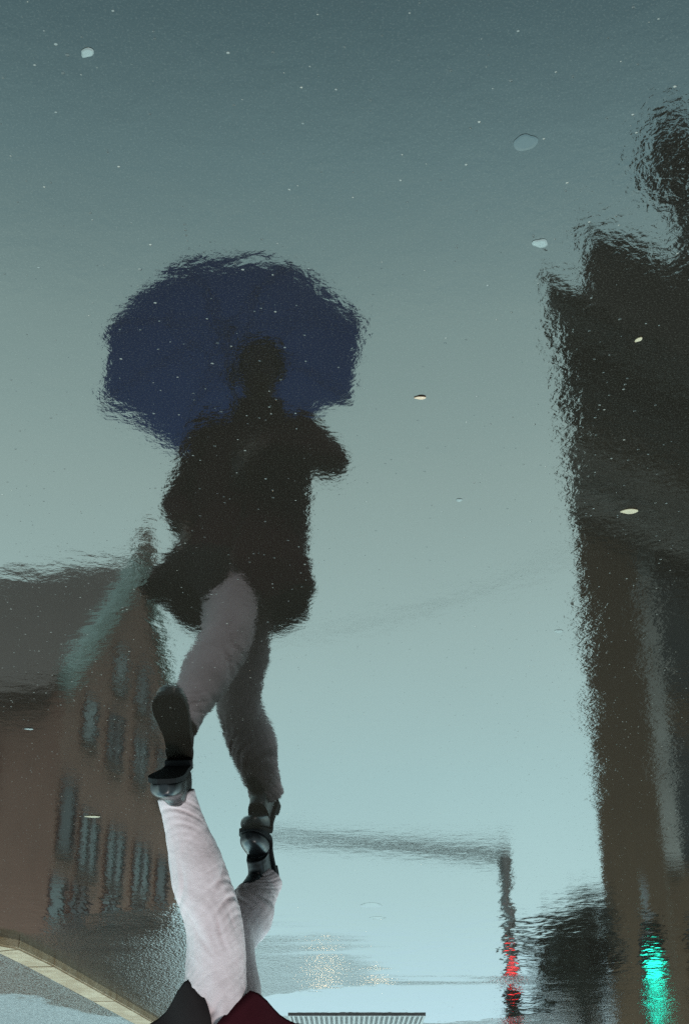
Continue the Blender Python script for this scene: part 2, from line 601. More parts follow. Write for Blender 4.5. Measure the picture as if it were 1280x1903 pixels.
# left hand, half in the pocket
lh = Vector((-.25, -.35, -.9)).normalized()
ls = Vector((.9, -.3, 0)).normalized()
tube(bm, [WL, WL + lh * .04, WL + lh * .085], [(.018, .026), (.015, .039), (.012, .038)], 12, ref=ls)
for i, ln in enumerate((.062, .072, .068, .052)):
    b0 = WL + lh * .08 + ls * (-.03 + .02 * i)
    tube(bm, [b0, b0 + lh * ln * .5, b0 + lh * ln * .9 + Vector((-.012, .004, 0))], [.0095, .0085, .007], 8)
tube(bm, [WL + lh * .02 - ls * .028, WL + lh * .06 - ls * .052, WL + lh * .09 - ls * .05], [.012, .0105, .008], 8)
person = obj('person', voxel(bm, .006, 4), M_skin, smooth=True)
tag(person, 'person in pale trousers and dark maroon coat striding through the water under an umbrella', 'person')

for s in (-1, 1):
    bm = bmesh.new()
    ball(bm, HC + Vector((s * .031, -.078, .006)), .0125, 2)
    obj('eye', bm, M_eye, person, True)
# hair
bm = bmesh.new()
ball(bm, HC + Vector((0, .022, .032)), (.098, .104, .104), 4)
for v in list(bm.verts):
    d = v.co - HC
    if d.y < -.045 and d.z < .055:
        v.co.y = HC.y - .045 + (v.co.y - HC.y + .045) * .1
    if d.z < -.05:
        v.co.z = HC.z - .05
    v.co += (v.co - HC).normalized() * (noise.noise(v.co * 42) * .008 + noise.noise(v.co * 14) * .006)
obj('hair', bm, M_hair, person, True)


# trousers: both legs and the seat in one skin
def crease(p, dirv, wl, seed):
    """sharp valleys with soft rounded crests between them"""
    ph_ = p.dot(dirv) / wl + noise.noise(p * 7 + Vector((seed, 0, 0))) * .9 + noise.noise(p * 2.5 + Vector((0, seed, 0))) * 1.2
    q = abs((ph_ % 1.) - .5) * 2        # 0 in the valley
    keep = noise.noise(Vector((p.x * 6, p.y * 6, p.z * 9)) + Vector((seed * 3, 5, 1)))
    return -(max(0., 1 - q * 1.9) ** 1.6) * max(0., min(1., .45 + keep * 1.5)) + .25 * math.sin(q * math.pi)


def wrinkle(bm):
    bm.normal_update()
    dsp = []
    for v in bm.verts:
        p = v.co
        f = 0.
        for i, (c, dirv, wl, amp, rad) in enumerate(FOLDS):
            g = math.exp(-((p - c).length / rad) ** 2)
            if g > .02:
                f += amp * .75 * g * crease(p, dirv, wl, i * 1.7)
        f += .0085 * noise.noise(Vector((p.x * 8 + p.z * 3, p.y * 8, p.z * 4.5)))
        f += .0040 * noise.noise(Vector((p.x * 20 + p.z * 9, p.y * 20, p.z * 11)))
        dsp.append(f)
    for v, f in zip(bm.verts, dsp):
        v.co += v.normal * f


FOLDS = [
    (KA + Vector((.03, -.07, .01)), Vector((.70, 0, .71)).normalized(), .052, .014, .075),
    (KA + Vector((-.03, -.07, -.06)), Vector((-.60, 0, .80)).normalized(), .050, .012, .075),
    (KA.lerp(AA, .45), Vector((-.75, 0, .66)).normalized(), .085, .010, .13),
    (AA + Vector((-.02, -.02, .07)), Vector((.35, 0, .93)).normalized(), .034, .010, .06),
    (HA.lerp(KA, .55), Vector((-.62, 0, .78)).normalized(), .046, .012, .13),
    (HA.lerp(KA, .22), Vector((-.55, 0, .83)).normalized(), .036, .013, .14),
    (HA.lerp(KA, .45) + Vector((.07, 0, 0)), Vector((.5, 0, .86)).normalized(), .05, .010, .08),
    (KB.lerp(AB, .45) + Vector((.0, 0, 0)), Vector((.80, 0, .6)).normalized(), .060, .014, .14),
    (KB.lerp(AB, .85), Vector((-.4, 0, .9)).normalized(), .036, .011, .09),
    (HB, Vector((.4, 0, .9)).normalized(), .05, .010, .14),
]
bm = bmesh.new()
tube(bm, [(.378, 4.72, 1.03), (.378, 4.72, .95), (.38, 4.72, .86), (.382, 4.72, .80)], [(.158, .115), (.172, .125), (.165, .125), (.10, .10)], 22)


def leg(Hh, K, A, ra, rk, rm, rc, cuff):
    q = spline([(*(Hh + Vector((0, 0, .05))), ra * .95), (*Hh, ra), (*Hh.lerp(K, .5), (ra + rk) * .5), (*K, rk), (*K.lerp(A, .45), rm), (*K.lerp(A, .82), rc), (*cuff, rc * .98)], 5)
    tube(bm, [p[:3] for p in q], [p[3] for p in q], 20)


leg(HA, KA, AA, .108, .088, .083, .061, AA + (AA - KA).normalized() * .012 + Vector((0, .01, 0)))
leg(HB, KB, AB, .102, .086, .090, .069, AB + (AB - KB).normalized() * .008)
bm = voxel(bm, .0050, 6)
wrinkle(bm)
obj('trousers', bm, M_tr, person, True)

# coat: open in front below the waist, the left panel blown out sideways, lining seen inside
bm = bmesh.new()
rows = spline([  # z, cx, cy, rx, ry, phiL(deg), phiR(deg)
    (1.485, .328, 4.695, .072, .078, 8, -8), (1.45, .326, 4.70, .125, .090, 6, -6), (1.425, .325, 4.70, .178, .108, 4, -4),
    (1.36, .325, 4.70, .210, .130, 2, -2), (1.22, .340, 4.70, .215, .148, 2, -2), (1.06, .352, 4.705, .216, .155, 1.5, -1.5),
    (.93, .365, 4.71, .238, .195, 1, -1), (.84, .380, 4.705, .258, .228, 1, -1), (.78, .386, 4.703, .270, .248, 1, -1), (.73, .390, 4.704, .278, .256, 4, -12), (.69, .395, 4.705, .285, .258, 10, -25)], 5)
NS = 60
grid = []
for (z, cx, cy, rx, ry, pl, pr) in rows:
    ring = []
    for j in range(NS + 1):
        u = j / NS
        phi = R(pl + (360 + pr - pl) * u)       # 0 = front (-Y), 90 = +X
        dn = max(0, (1.0 - z) / .31)
        dz = 0.
        # hem heights round the body
        hem = (-.085 * math.exp(-(u / .05) ** 2) + .075 * math.exp(-((u - .17) / .09) ** 2) + .035 * math.exp(-((u - .32) / .08) ** 2) - .025 * math.exp(-((u - .5) / .1) ** 2)
               - .055 * math.exp(-((u - 1) / .05) ** 2) + .045 * math.exp(-((u - .85) / .09) ** 2))
        dz = hem * dn ** 1.5
        fl = 1 + dn * (.05 * math.sin(phi * 5 + 1) + .035 * math.sin(phi * 9)) + .12 * dn * math.exp(-((u - .18) / .07) ** 2)
        p = Vector((cx + rx * fl * math.sin(phi), cy - ry * fl * math.cos(phi), z + dz))
        p += Vector((noise.noise(p * 6), noise.noise(p * 6 + Vector((9, 0, 0))), 0)) * .010
        ring.append(bm.verts.new(p))
    grid.append(ring)
for i in range(len(grid) - 1):
    for j in range(NS):
        f = bm.faces.new((grid[i][j], grid[i + 1][j], grid[i + 1][j + 1], grid[i][j + 1]))
        if j < 9 and rows[i][0] < .86:      # blown panel turned lining side out
            f.material_index = 1
bm.normal_update()
# inner lining: offset copy a centimetre inside, stitched along the edges
inn = []
for i, ring in enumerate(grid):
    rr = []
    z, cx, cy = rows[i][:3]
    for v in ring:
        d = Vector((cx - v.co.x, cy - v.co.y, 0)).normalized()
        rr.append(bm.verts.new(v.co + d * .009))
    inn.append(rr)
for i in range(len(grid) - 1):
    for j in range(NS):
        f = bm.faces.new((inn[i][j], inn[i][j + 1], inn[i + 1][j + 1], inn[i + 1][j]))
        f.material_index = 1
for j in range(NS):
    bm.faces.new((grid[-1][j], inn[-1][j], inn[-1][j + 1], grid[-1][j + 1]))
    bm.faces.new((grid[0][j], grid[0][j + 1], inn[0][j + 1], inn[0][j]))
for i in range(len(grid) - 1):
    bm.faces.new((grid[i][0], inn[i][0], inn[i + 1][0], grid[i + 1][0]))
    bm.faces.new((grid[i][-1], grid[i + 1][-1], inn[i + 1][-1], inn[i][-1]))
coat = obj('coat', bm, [M_coat, M_lining], person, True)
for S, E_, W_ in ((SL, EL_, WL), (SR, ER, WR)):
    b = bmesh.new()
    q = spline([(*(S + (Vector((.33, 4.7, 1.40)) - S) * .30), .075), (*(S + Vector((0, 0, .002))), .076), (*S.lerp(E_, .5), .070), (*E_, .064), (*E_.lerp(W_, .5), .058), (*E_.lerp(W_, .93), .050)], 6)
    tube(b, [p[:3] for p in q], [p[3] + .004 * noise.noise(Vector(p[:3]) * 30) for p in q], 18)
    obj('sleeve', b, M_coat, coat, True)
# collar
b = bmesh.new()
rg = []
for (z, r) in ((1.435, .098), (1.49, .085), (1.535, .088), (1.535, .098), (1.48, .100), (1.43, .118)):
    rg.append([b.verts.new((.328 + r * math.sin(R(a)), 4.70 - r * .95 * math.cos(R(a)), z - (.02 if a < 30 or a > 330 else 0))) for a in range(14, 347, 12)])
for i in range(len(rg)):
    A_, B_ = rg[i], rg[(i + 1) % len(rg)]
    for j in range(len(A_) - 1):
        b.faces.new((A_[j], A_[j + 1], B_[j + 1], B_[j]))
obj('collar', b, M_coat, coat, True)


# boots
def boot_meshes(place):
    up_, so = bmesh.new(), bmesh.new()
    # sections along the foot: x, half width, height, centre y
    secs = spline([(-.085, .022, .085, 0), (-.070, .033, .105, 0), (-.02, .036, .125, 0), (.03, .037, .105, 0), (.08, .043, .080, .002), (.125, .048, .062, .004), (.165, .045, .052, .004), (.192, .033, .044, .002), (.205, .014, .032, 0)], 4)
    N = 20
    rings = []
    for (x, hw, ht, cy) in secs:
        ring = []
        for k in range(N):
            a = 2 * math.pi * k / N
            c, s = math.cos(a), math.sin(a)
            yy = cy + hw * (abs(c) ** .75) * (1 if c >= 0 else -1)
            zz = .012 + ht * .42 + (ht * .58 * abs(s) ** .9 if s >= 0 else -ht * .42 * abs(s) ** .45)
            ring.append(up_.verts.new((x, yy, zz)))
        rings.append(ring)
    for i in range(len(rings) - 1):
        for k in range(N):
            up_.faces.new((rings[i][k], rings[i][(k + 1) % N], rings[i + 1][(k + 1) % N], rings[i + 1][k]))
    up_.faces.new(rings[0][::-1])
    up_.faces.new(rings[-1])
    tube(up_, [(-.025, 0, .05), (-.022, 0, .11), (-.022, 0, .15), (-.024, 0, .20)], [(.055, .036), (.050, .038), (.047, .040), (.050, .043)], 20)
    up_ = voxel(up_, .0045, 3)
    up_.normal_update()
    for v in up_.verts:   # creases across the vamp
        x, z = v.co.x, v.co.z
        g = math.exp(-((x - .085) / .035) ** 2) * (1 if z > .05 else 0)
        g2 = math.exp(-((z - .12) / .03) ** 2)
        v.co += v.normal * (-.0028 * g * (.5 + .5 * math.sin(x * 330 + v.co.y * 40)) - .0028 * g2 * (.5 + .5 * math.sin(z * 260 + v.co.y * 60 + x * 30)))
    # sole: outline with a welt, and a heel block
    ol = [(s[0] * 1.02, s[1] + .004, s[3]) for s in secs]
    poly = [Vector((x, cy + hw, 0)) for x, hw, cy in ol] + [Vector((x, cy - hw, 0)) for x, hw, cy in ol[::-1]]
    # front slab as strips so that it can bend
    for k in range(len(ol) - 1):
        x0, h0, c0 = ol[k]
        x1, h1, c1 = ol[k + 1]
        zb = -.016 if x1 < -.012 else 0.
        prism(so, [Vector((x0, c0 - h0, zb)), Vector((x0, c0 + h0, zb)), Vector((x1, c1 + h1, zb)), Vector((x1, c1 - h1, zb))], Vector((0, 0, .014 - zb)))
    bmesh.ops.remove_doubles(so, verts=so.verts[:], dist=.0004)
    for b_ in (up_, so):
        for v in b_.verts:
            v.co = place(v.co)
    return up_, so


def placer(pivot, px, yaw, pitch, bend=None, tilt=0.):
    """local x forward, z up; pivot is the local point (px,0,-.016 or 0) fixed to the ground; pitch > 0 lifts the toe"""
    f = Vector((math.sin(yaw), -math.cos(yaw), 0))
    s = Vector((-f.y, f.x, 0))
    def go(p):
        x, y, z = p
        dx = x - px
        a = pitch
        if bend is not None and dx > 0:
            a = bend
        elif bend is not None:
            t_ = min(1, -dx / .05)
            a = bend + (pitch - bend) * t_ if t_ < 1 else pitch
        q = f * (dx * math.cos(a) - z * math.sin(a)) + Vector((0, 0, dx * math.sin(a) + z * math.cos(a))) + s * y
        return pivot + q
    return go


for pl in (placer(Vector((.497, 4.245, .002)), -.085, R(4), R(25)),
           placer(Vector((.312, 5.205, .004)), .105, R(18), R(-52), R(-6))):
    u_, s_ = boot_meshes(pl)
    o = obj('boot', u_, M_lea, person, True)
    obj('sole', s_, M_sole, o)


# ------------------------------------------------------------------ umbrella (held, so a thing of its own)
def canopy_mat():
    k = NT('navy_canopy')
    tr = k.n('ShaderNodeBsdfTranslucent')
    df = k.n('ShaderNodeBsdfDiffuse')
    tr.inputs[0].default_value = (.085, .185, .54, 1)
    df.inputs[0].default_value = (.02, .035, .12, 1)
    mx = k.n('ShaderNodeMixShader')
    mx.inputs[0].default_value = .55
    k.t.links.new(df.outputs[0], mx.inputs[1])
    k.t.links.new(tr.outputs[0], mx.inputs[2])
    k.t.links.new(mx.outputs[0], k.t.nodes['Material Output'].inputs[0])
    return k.M


M_can = canopy_mat()
M_steel = mat('dark_steel', (.05, .05, .05), .35, .9)
M_grip = mat('black_grip', (.012, .012, .012), .5)
umb = empty('umbrella', tuple(UTOP))
tag(umb, 'navy blue open umbrella held above the walking person', 'umbrella')
a1 = Vector((1, 0, 0))
a1 = (a1 - UN * a1.dot(UN)).normalized()
a2 = UN.cross(a1)
UR, UD = .525, .200
NR = 8


def upt(r, ang):
    """point on the canopy: r 0..1, tips at rib angles, panels scalloped between them and sagging"""
    q = (ang / (2 * math.pi / NR)) % 1.
    sag = math.sin(math.pi * q)
    rr = UR * r * (1 - .085 * sag * r) * (1 + .035 * math.sin(2 * ang + 1.) + .025 * math.sin(3 * ang))
    dep = UD * (1 - math.cos(r * 1.25)) / (1 - math.cos(1.25)) - .012 * sag * r
    dep -= .018 * sag * r * r
    return UTOP + (a1 * math.cos(ang + .30) + a2 * math.sin(ang + .30)) * rr - UN * dep


bm = bmesh.new()
NA, NRR = 96, 14
top = bm.verts.new(UTOP)
rg = [[bm.verts.new(upt((i + 1) / NRR, 2 * math.pi * k / NA)) for k in range(NA)] for i in range(NRR)]
for k in range(NA):
    bm.faces.new((top, rg[0][k], rg[0][(k + 1) % NA]))
    for i in range(NRR - 1):
        bm.faces.new((rg[i][k], rg[i + 1][k], rg[i + 1][(k + 1) % NA], rg[i][(k + 1) % NA]))
obj('canopy', bm, M_can, umb, True)
for k in range(NR):
    ang = 2 * math.pi * k / NR
    bm = bmesh.new()
    tube(bm, [upt(r / 8, ang) - UN * .006 for r in range(9)], .0028, 6)
    o = obj('rib', bm, M_steel, umb, True)
    bm = bmesh.new()
    tube(bm, [UTOP - UN * .30, upt(.52, ang) - UN * .008], .0025, 6)
    obj('stretcher', bm, M_steel, o, True)
bm = bmesh.new()
tube(bm, [UTOP + UN * .045, UTOP - UN * .80], .0055, 10)
ball(bm, UTOP + UN * .05, .008, 2)
tube(bm, [UTOP - UN * .27, UTOP - UN * .33], .012, 10)
obj('shaft', bm, M_steel, umb, True)
bm = bmesh.new()
tube(bm, [UTOP - UN * .66, UTOP - UN * .70, UTOP - UN * .80, UTOP - UN * .83], [.010, .014, .015, .011], 12)
obj('handle', bm, M_grip, umb, True)


# ------------------------------------------------------------------ gabled brick building (right of the road, seen in the water)
def brick_mat(name, c1, c2, mortar):
    k = NT(name)
    P = k.n('ShaderNodeTexCoord').outputs['UV']
    b = k.n('ShaderNodeTexBrick')
    k.t.links.new(P, b.inputs['Vector'])
    b.inputs['Scale'].default_value = 1.
    b.inputs['Brick Width'].default_value = .24
    b.inputs['Row Height'].default_value = .083
    b.inputs['Mortar Size'].default_value = .008
    b.inputs['Color1'].default_value = (*c1, 1)
    b.inputs['Color2'].default_value = (*c2, 1)
    b.inputs['Mortar'].default_value = (*mortar, 1)
    n = k.noise(P, .5, 5, .6)
    c = k.mix(k.rng(n, .3, .7, 0, .35), b.outputs['Color'], tuple(x * .55 for x in c1))
    k.set(k.p.inputs['Base Color'], c)
    k.p.inputs['Roughness'].default_value = .8
    return k.M


def add_uv(o):
    """metric box mapping in metres"""
    me = o.data
    uv = me.uv_layers.new(name='UVMap')
    for p in me.polygons:
        nn = p.normal
        for li in p.loop_indices:
            c = me.vertices[me.loops[li].vertex_index].co
            if abs(nn.z) > .8:
                uv.data[li].uv = (c.x, c.y)
            else:
                tdir = Vector((-nn.y, nn.x, 0)).normalized()
                uv.data[li].uv = (c.dot(tdir), c.z)


M_brick = brick_mat('red_brown_brick', (.58, .31, .22), (.45, .245, .175), (.44, .36, .29))
M_slate = mat('slate_roof', (.25, .185, .15), .6, var=.3, vscale=3, bump=.02, bscale=6)
M_copper = mat('green_copper', (.46, .64, .56), .55, var=.15, vscale=4)
M_frame = mat('oxblood_frame', (.10, .03, .025), .5)
M_glass = mat('window_glass', (.10, .13, .12), .06, var=.2, vscale=1.5, ior=1.6)
M_glass2 = mat('dim_glass', (.045, .03, .028), .12, var=.3, vscale=2., ior=1.35)
M_sill = mat('stone_sill', (.26, .25, .22), .7, var=.15, vscale=5)

GO = Vector((7.8, 38, 0))
gd = Vector((-.242, .970, 0)).normalized()      # along the gable wall, away
gn = Vector((-.970, -.242, 0)).normalized()     # outward, towards the road
gi = -gn                                        # into the building
GWD, EAVE, RIDGE, DEPTH = 9.7, 12.0, 17.6, 22.


def G(t_, z, o_=0.):
    return GO + gd * t_ + gn * o_ + Vector((0, 0, z))


bld = empty('gabled_building', tuple(GO))
tag(bld, 'tall red brown brick house with steep slate roof and green gable trim', 'building')
bm = bmesh.new()
prism(bm, [G(0, 0), G(GWD, 0), G(GWD, EAVE), G(GWD / 2, RIDGE), G(0, EAVE)], gi * DEPTH)
o = obj('wall', bm, M_brick, bld)
add_uv(o)
bm = bmesh.new()
th = .25
for sgn in (0, 1):
    e0 = G(-.35, EAVE - .40) if sgn == 0 else G(GWD + .35, EAVE - .40)
    r0 = G(GWD / 2, RIDGE + .02)
    pts = [e0 + gi * .28, r0 + gi * .28, r0 + Vector((0, 0, th)) + gi * .28, e0 + Vector((0, 0, th)) + gi * .28]
    prism(bm, pts, gi * (DEPTH + .1))
roof = obj('roof', bm, M_slate, bld)
bm = bmesh.new()   # green copper gable trim on both slopes
for sgn in (0, 1):
    e0 = G(.0, EAVE + .0, .16) if sgn == 0 else G(GWD, EAVE, .16)
    r0 = G(GWD / 2, RIDGE + .0, .16)
    dz = Vector((0, 0, .95))
    prism(bm, [e0 - dz * .35, r0 - dz * .35, r0 + dz * .55, e0 + dz * .55], gi * .42)
obj('gable_trim', bm, M_copper, bld)
bm = bmesh.new()
pc_ = G(GWD / 2, RIDGE + .3, .1)
box(bm, -.32, .32, -.3, .3, -.2, .55, Matrix.Translation(pc_))
tube(bm, [pc_ + Vector((0, 0, .5)), pc_ + Vector((0, 0, .9)), pc_ + Vector((0, 0, 1.25))], [.28, .16, .03], 10)
obj('finial', bm, M_brick, bld)
# windows: (t centre, z0, z1, width, lights)
WIN = [(3.7, 13.1, 14.3, .85, 1), (5.55, 12.95, 14.3, .85, 1), (6.75, 12.7, 13.6, .6, 1), (1.75, 10.9, 12.0, .8, 1), (3.65, 10.7, 12.1, 1.0, 2), (5.7, 10.8, 12.1, 1.0, 2), (7.6, 10.8, 12.1, .9, 2),
       (.75, 7.5, 9.3, .9, 1), (2.3, 7.3, 8.75, 1.15, 2), (4.25, 7.3, 8.75, 1.2, 2), (6.35, 7.35, 8.75, 1.2, 2), (8.1, 7.35, 8.7, .8, 1),
       (.55, 5.3, 6.6, .9, 1), (1.95, 5.2, 6.65, 1.0, 2), (4.2, 5.2, 6.8, 1.0, 2), (6.3, 5.2, 6.8, 1.0, 2), (8.2, 5.2, 6.8, .8, 1),
       (1.2, 1.2, 3.6, 1.4, 2), (4.2, 1.2, 3.6, 1.8, 2), (7.2, 1.2, 3.6, 1.8, 2)]


def window(parent, Gf, t0, z0, z1, wd, lights, inward, mf, mg):
    b = bmesh.new()
    fr_ = .09
    def bar(ta, tb, za, zb, o0, o1):
        prism(b, [Gf(ta, za, o0), Gf(tb, za, o0), Gf(tb, zb, o0), Gf(ta, zb, o0)], inward * (o0 - o1))
    ta, tb = t0 - wd / 2, t0 + wd / 2
    bar(ta - fr_, ta, z0 - fr_, z1 + fr_, .07, -.05)
    bar(tb, tb + fr_, z0 - fr_, z1 + fr_, .07, -.05)
    bar(ta, tb, z0 - fr_, z0, .07, -.05)
    bar(ta, tb, z1, z1 + fr_, .07, -.05)
    for q in range(1, lights):
        tm = ta + (tb - ta) * q / lights
        bar(tm - .06, tm + .06, z0, z1, .065, -.05)
    zt = z0 + (z1 - z0) * .66
    f = obj('window', b, mf, parent)
    b = bmesh.new()
    prism(b, [Gf(ta, z0, .02), Gf(tb, z0, .02), Gf(tb, z1, .02), Gf(ta, z1, .02)], inward * .02)
    obj('pane', b, mg, f)
    b = bmesh.new()
    prism(b, [Gf(ta - .15, z0 - .2, .13), Gf(tb + .15, z0 - .2, .13), Gf(tb + .15, z0 - fr_ - .002, .13), Gf(ta - .15, z0 - fr_ - .002, .13)], inward * .12)
    obj('sill', b, M_sill, f)


for i_, q in enumerate(WIN):
    window(bld, G, *q, gi, M_frame, M_glass2 if i_ in (1, 4, 7, 11, 13, 15) else M_glass)


def Gs(t_, z, o_=0.):   # side wall under the eave, facing the camera
    return GO + gi * t_ - gd * o_ + Vector((0, 0, z))


for zz in (1.5, 5.2, 8.6):
    for tt in (2.5, 6., 9.5, 13.):
        window(bld, Gs, tt, zz, zz + 1.6, 1.1, 2, gd, M_frame, M_glass)

# ------------------------------------------------------------------ tall dark corner building (left of the road)
M_dbrick = brick_mat('dark_brick', (.25, .165, .08), (.18, .12, .062), (.18, .135, .09))
M_stone = mat('sooty_stone', (.62, .66, .58), .75, var=.3, vscale=1.2)
M_dstone = mat('dark_cornice', (.30, .29, .235), .8, var=.4, vscale=1.)
M_attic = mat('sooty_attic', (.13, .125, .105), .8, var=.4, vscale=1.)
M_dglass = mat('dark_glass', (.012, .016, .015), .3)
M_lead = mat('lead_dome', (.02, .026, .026), .5, var=.3, vscale=3)
TO = Vector((-5.42, 30, 0))
td = Vector((-.766, .643, 0)).normalized()      # along the street front, away to the left
tn = Vector((-.643, -.766, 0)).normalized()     # outward, towards the camera
ti = Vector((-.34, .94, 0)).normalized()      # flank of the acute corner, running back out of sight


def T(t_, z, o_=0.):
    return TO + td * t_ + tn * o_ + Vector((0, 0, z))


tow = empty('corner_building', tuple(TO))
tag(tow, 'tall dark corner building with brick piers, heavy stone cornices and corner dome', 'building')


def tbox(b, t0, t1, z0, z1, o0, o1):
    prism(b, [T(t0, z0, o0), T(t1, z0, o0), T(t1, z1, o0), T(t0, z1, o0)], ti * (o0 - o1))


TL, TD = 26., 18.
bm = bmesh.new()
tbox(bm, .15, TL, 0, 18.15, 0, -TD)
o = obj('wall', bm, M_dbrick, tow)
add_uv(o)
# piers, then recessed stone strips between
tt = -.5
first = True
while tt < TL - 2:
    bm = bmesh.new()
    tbox(bm, tt, tt + 2.05, 0, 13.0, .35, -.4 if not first else -TD - .2)
    o = obj('pier', bm, M_dbrick, tow)
    add_uv(o)
    bm = bmesh.new()
    tbox(bm, tt + 2.06, tt + 2.95, 5.5, 13.0, .16, -.1)
    obj('stone_strip', bm, M_stone, tow)
    bm = bmesh.new()
    for z in (1.2, 5.6, 9.6):
        tbox(bm, tt + 3.1, tt + 4.7, z, z + 3.0, .05, -.05)
    obj('window', bm, M_dglass, tow)
    bm = bmesh.new()
    tbox(bm, tt + 4.85, tt + 5.35, 4.5, 13.0, .16, -.1)
    obj('stone_strip', bm, M_stone, tow)
    tt += 5.4
    first = False
for (z0, z1, pr, M_) in ((13.0, 13.35, .55, M_dstone), (13.35, 14.2, .30, M_stone), (14.2, 14.6, .52, M_dstone), (14.6, 15.15, .25, M_stone), (15.15, 16.25, .20, M_dbrick),
                         (16.25, 16.9, .38, M_stone), (16.9, 17.3, .75, M_dstone), (17.3, 17.9, 1.40, M_stone), (17.9, 18.2, 1.75, M_dstone)):
    bm = bmesh.new()
    tbox(bm, -pr * 1.45 - .1, TL + pr, z0 + .001, z1 - .001, pr, -TD - pr)
    o = obj('cornice', bm, M_, tow)
    if M_ is M_dbrick:
        add_uv(o)
ap, adir = Vector((-6.40, 31.5, 0)), Vector((-.93, .37, 0)).normalized()
bm = bmesh.new()
zz = Vector((0, 0, 1))
prism(bm, [ap + zz * 18.2, ap + adir * 8 + zz * 18.2, ap + adir * 8 + zz * 22.4, ap + zz * 22.4], ti * 9)
obj('attic', bm, M_attic, tow)
bm = bmesh.new()
for i in range(3):
    q0 = ap + adir * (.15 + i * 2.7) - Vector((.0, .12, 0))
    prism(bm, [q0 + zz * 22.4, q0 + adir * 2.3 + zz * 22.4, q0 + adir * 2.3 + zz * 22.75, q0 + zz * 22.75], ti * .8)
obj('parapet', bm, M_attic, tow)
bm = bmesh.new()
dc = T(7.95, 23.3, -1.2)
prof = [(.9, -1.2), (.9, 1.4), (.55, 1.7), (.40, 3.2), (.55, 3.8), (.9, 4.3), (1.15, 5.1), (1.2, 5.8), (1.0, 6.5), (.6, 6.95), (.25, 7.25), (.12, 7.8), (.02, 8.2)]
tube(bm, [dc + Vector((0, 0, z)) for r_, z in prof], [r_ for r_, z in prof], 20)
obj('dome', bm, M_lead, tow, True)

# ------------------------------------------------------------------ overhead cable
M_cable = mat('cable_sheath', (.02, .02, .02), .6)
bm = bmesh.new()
A_, B_ = T(.4, 12.75, .42), Vector((5.9, 40, 14.3))
pts = []
for i in range(41):
    u = i / 40
    p = A_.lerp(B_, u)
    p.z -= 1.1 * 4 * u * (1 - u)
    pts.append(p)
tube(bm, pts, .012, 6)
tag(obj('overhead_cable', bm, M_cable, None, True), 'thin black cable slung across the street between the two buildings', 'cable')

# ------------------------------------------------------------------ traffic signals
M_pole = mat('grey_galvanised', (.17, .18, .172), .5, .3, var=.2, vscale=6)
M_black = mat('signal_black', (.012, .012, .012), .45)
M_red = mat('red_lens', (.25, .01, .01), .3, emit=(1., .045, .05), estr=6.5)
M_green = mat('green_lens', (.02, .25, .18), .3, emit=(.02, 1., .68), estr=6.5)
M_off = mat('dark_lens', (.03, .02, .01), .25)


def signal_head(parent, c, lit, r=.13, s=1.):
    """three-lamp head facing -Y"""
    b = bmesh.new()
    box(b, c.x - .19 * s, c.x + .19 * s, c.y - .10, c.y + .12, c.z - .55 * s, c.z + .55 * s)
    bmesh.ops.bevel(b, geom=b.edges[:], offset=.03, segments=2, affect='EDGES')
    h = obj('signal_head', b, M_black, parent)
    for i, nm in enumerate(('red', 'amber', 'green')):
        cz = c.z + (.35 - .35 * i) * s
        b = bmesh.new()
        bmesh.ops.create_uvsphere(b, u_segments=20, v_segments=10, radius=r * s, matrix=Matrix.Translation((c.x, c.y - .10, cz)) @ Matrix.Diagonal((1, .35, 1, 1)))
        obj('lens', b, {'red': M_red, 'green': M_green}[nm] if lit == nm else M_off, h, True)
        b = bmesh.new()
        ra = [[b.verts.new((c.x + math.cos(R(a)) * q, c.y - .101 - d, cz + math.sin(R(a)) * q)) for a in range(-20, 201, 20)] for q, d in ((r * s + .015, 0), (r * s + .01, .22), (r * s + .022, .22), (r * s + .027, 0))]
        for u in range(4):
            for v in range(len(ra[0]) - 1):
                b.faces.new((ra[u][v], ra[u][v + 1], ra[(u + 1) % 4][v + 1], ra[(u + 1) % 4][v]))
        obj('visor', b, M_black, h)
    return h


PX, PY = -3.45, 30.8
sg = empty('traffic_signal', (PX, PY, 0))
tag(sg, 'grey mast arm signal pole showing red, its arm reaching out over the road', 'traffic signal')
bm = bmesh.new()
tube(bm, [(PX, PY, 0), (PX, PY, .4), (PX, PY, 5.72)], [.24, .15, .13], 16)
box(bm, PX - .3, PX + .3, PY - .3, PY + .3, 0, .06)
obj('pole', bm, M_pole, sg, True)
bm = bmesh.new()
tube(bm, [(PX, PY, 5.55), (PX + 2, PY, 5.76), (PX + 5.3, PY, 6.0)], [.13, .11, .08], 12)
obj('mast_arm', bm, M_pole, sg, True)
signal_head(sg, Vector((PX + .02, PY - .28, 2.75)), 'red', r=.11, s=.85)
signal_head(sg, Vector((PX + .12, PY - .28, 1.45)), 'red', r=.10, s=.7)

GX, GY = -5.38, 26.
sg2 = empty('traffic_signal', (GX, GY, 0))
tag(sg2, 'black post signal showing green in front of the dark corner building', 'traffic signal')
bm = bmesh.new()
tube(bm, [(GX, GY, 0), (GX, GY, .3), (GX, GY, 4.0)], [.12, .075, .06], 12)
obj('pole', bm, M_pole, sg2, True)
signal_head(sg2, Vector((GX, GY - .2, 2.75)), 'green', r=.17)
signal_head(sg2, Vector((GX + .05, GY - .2, 1.72)), 'green', r=.13, s=.75)

# ------------------------------------------------------------------ street tree, dark against the sky
M_leaf = mat('dark_leaves', (.016, .022, .010), .6, var=.5, vscale=2)
M_bark = mat('bark', (.03, .024, .018), .85, bump=.01, bscale=20)


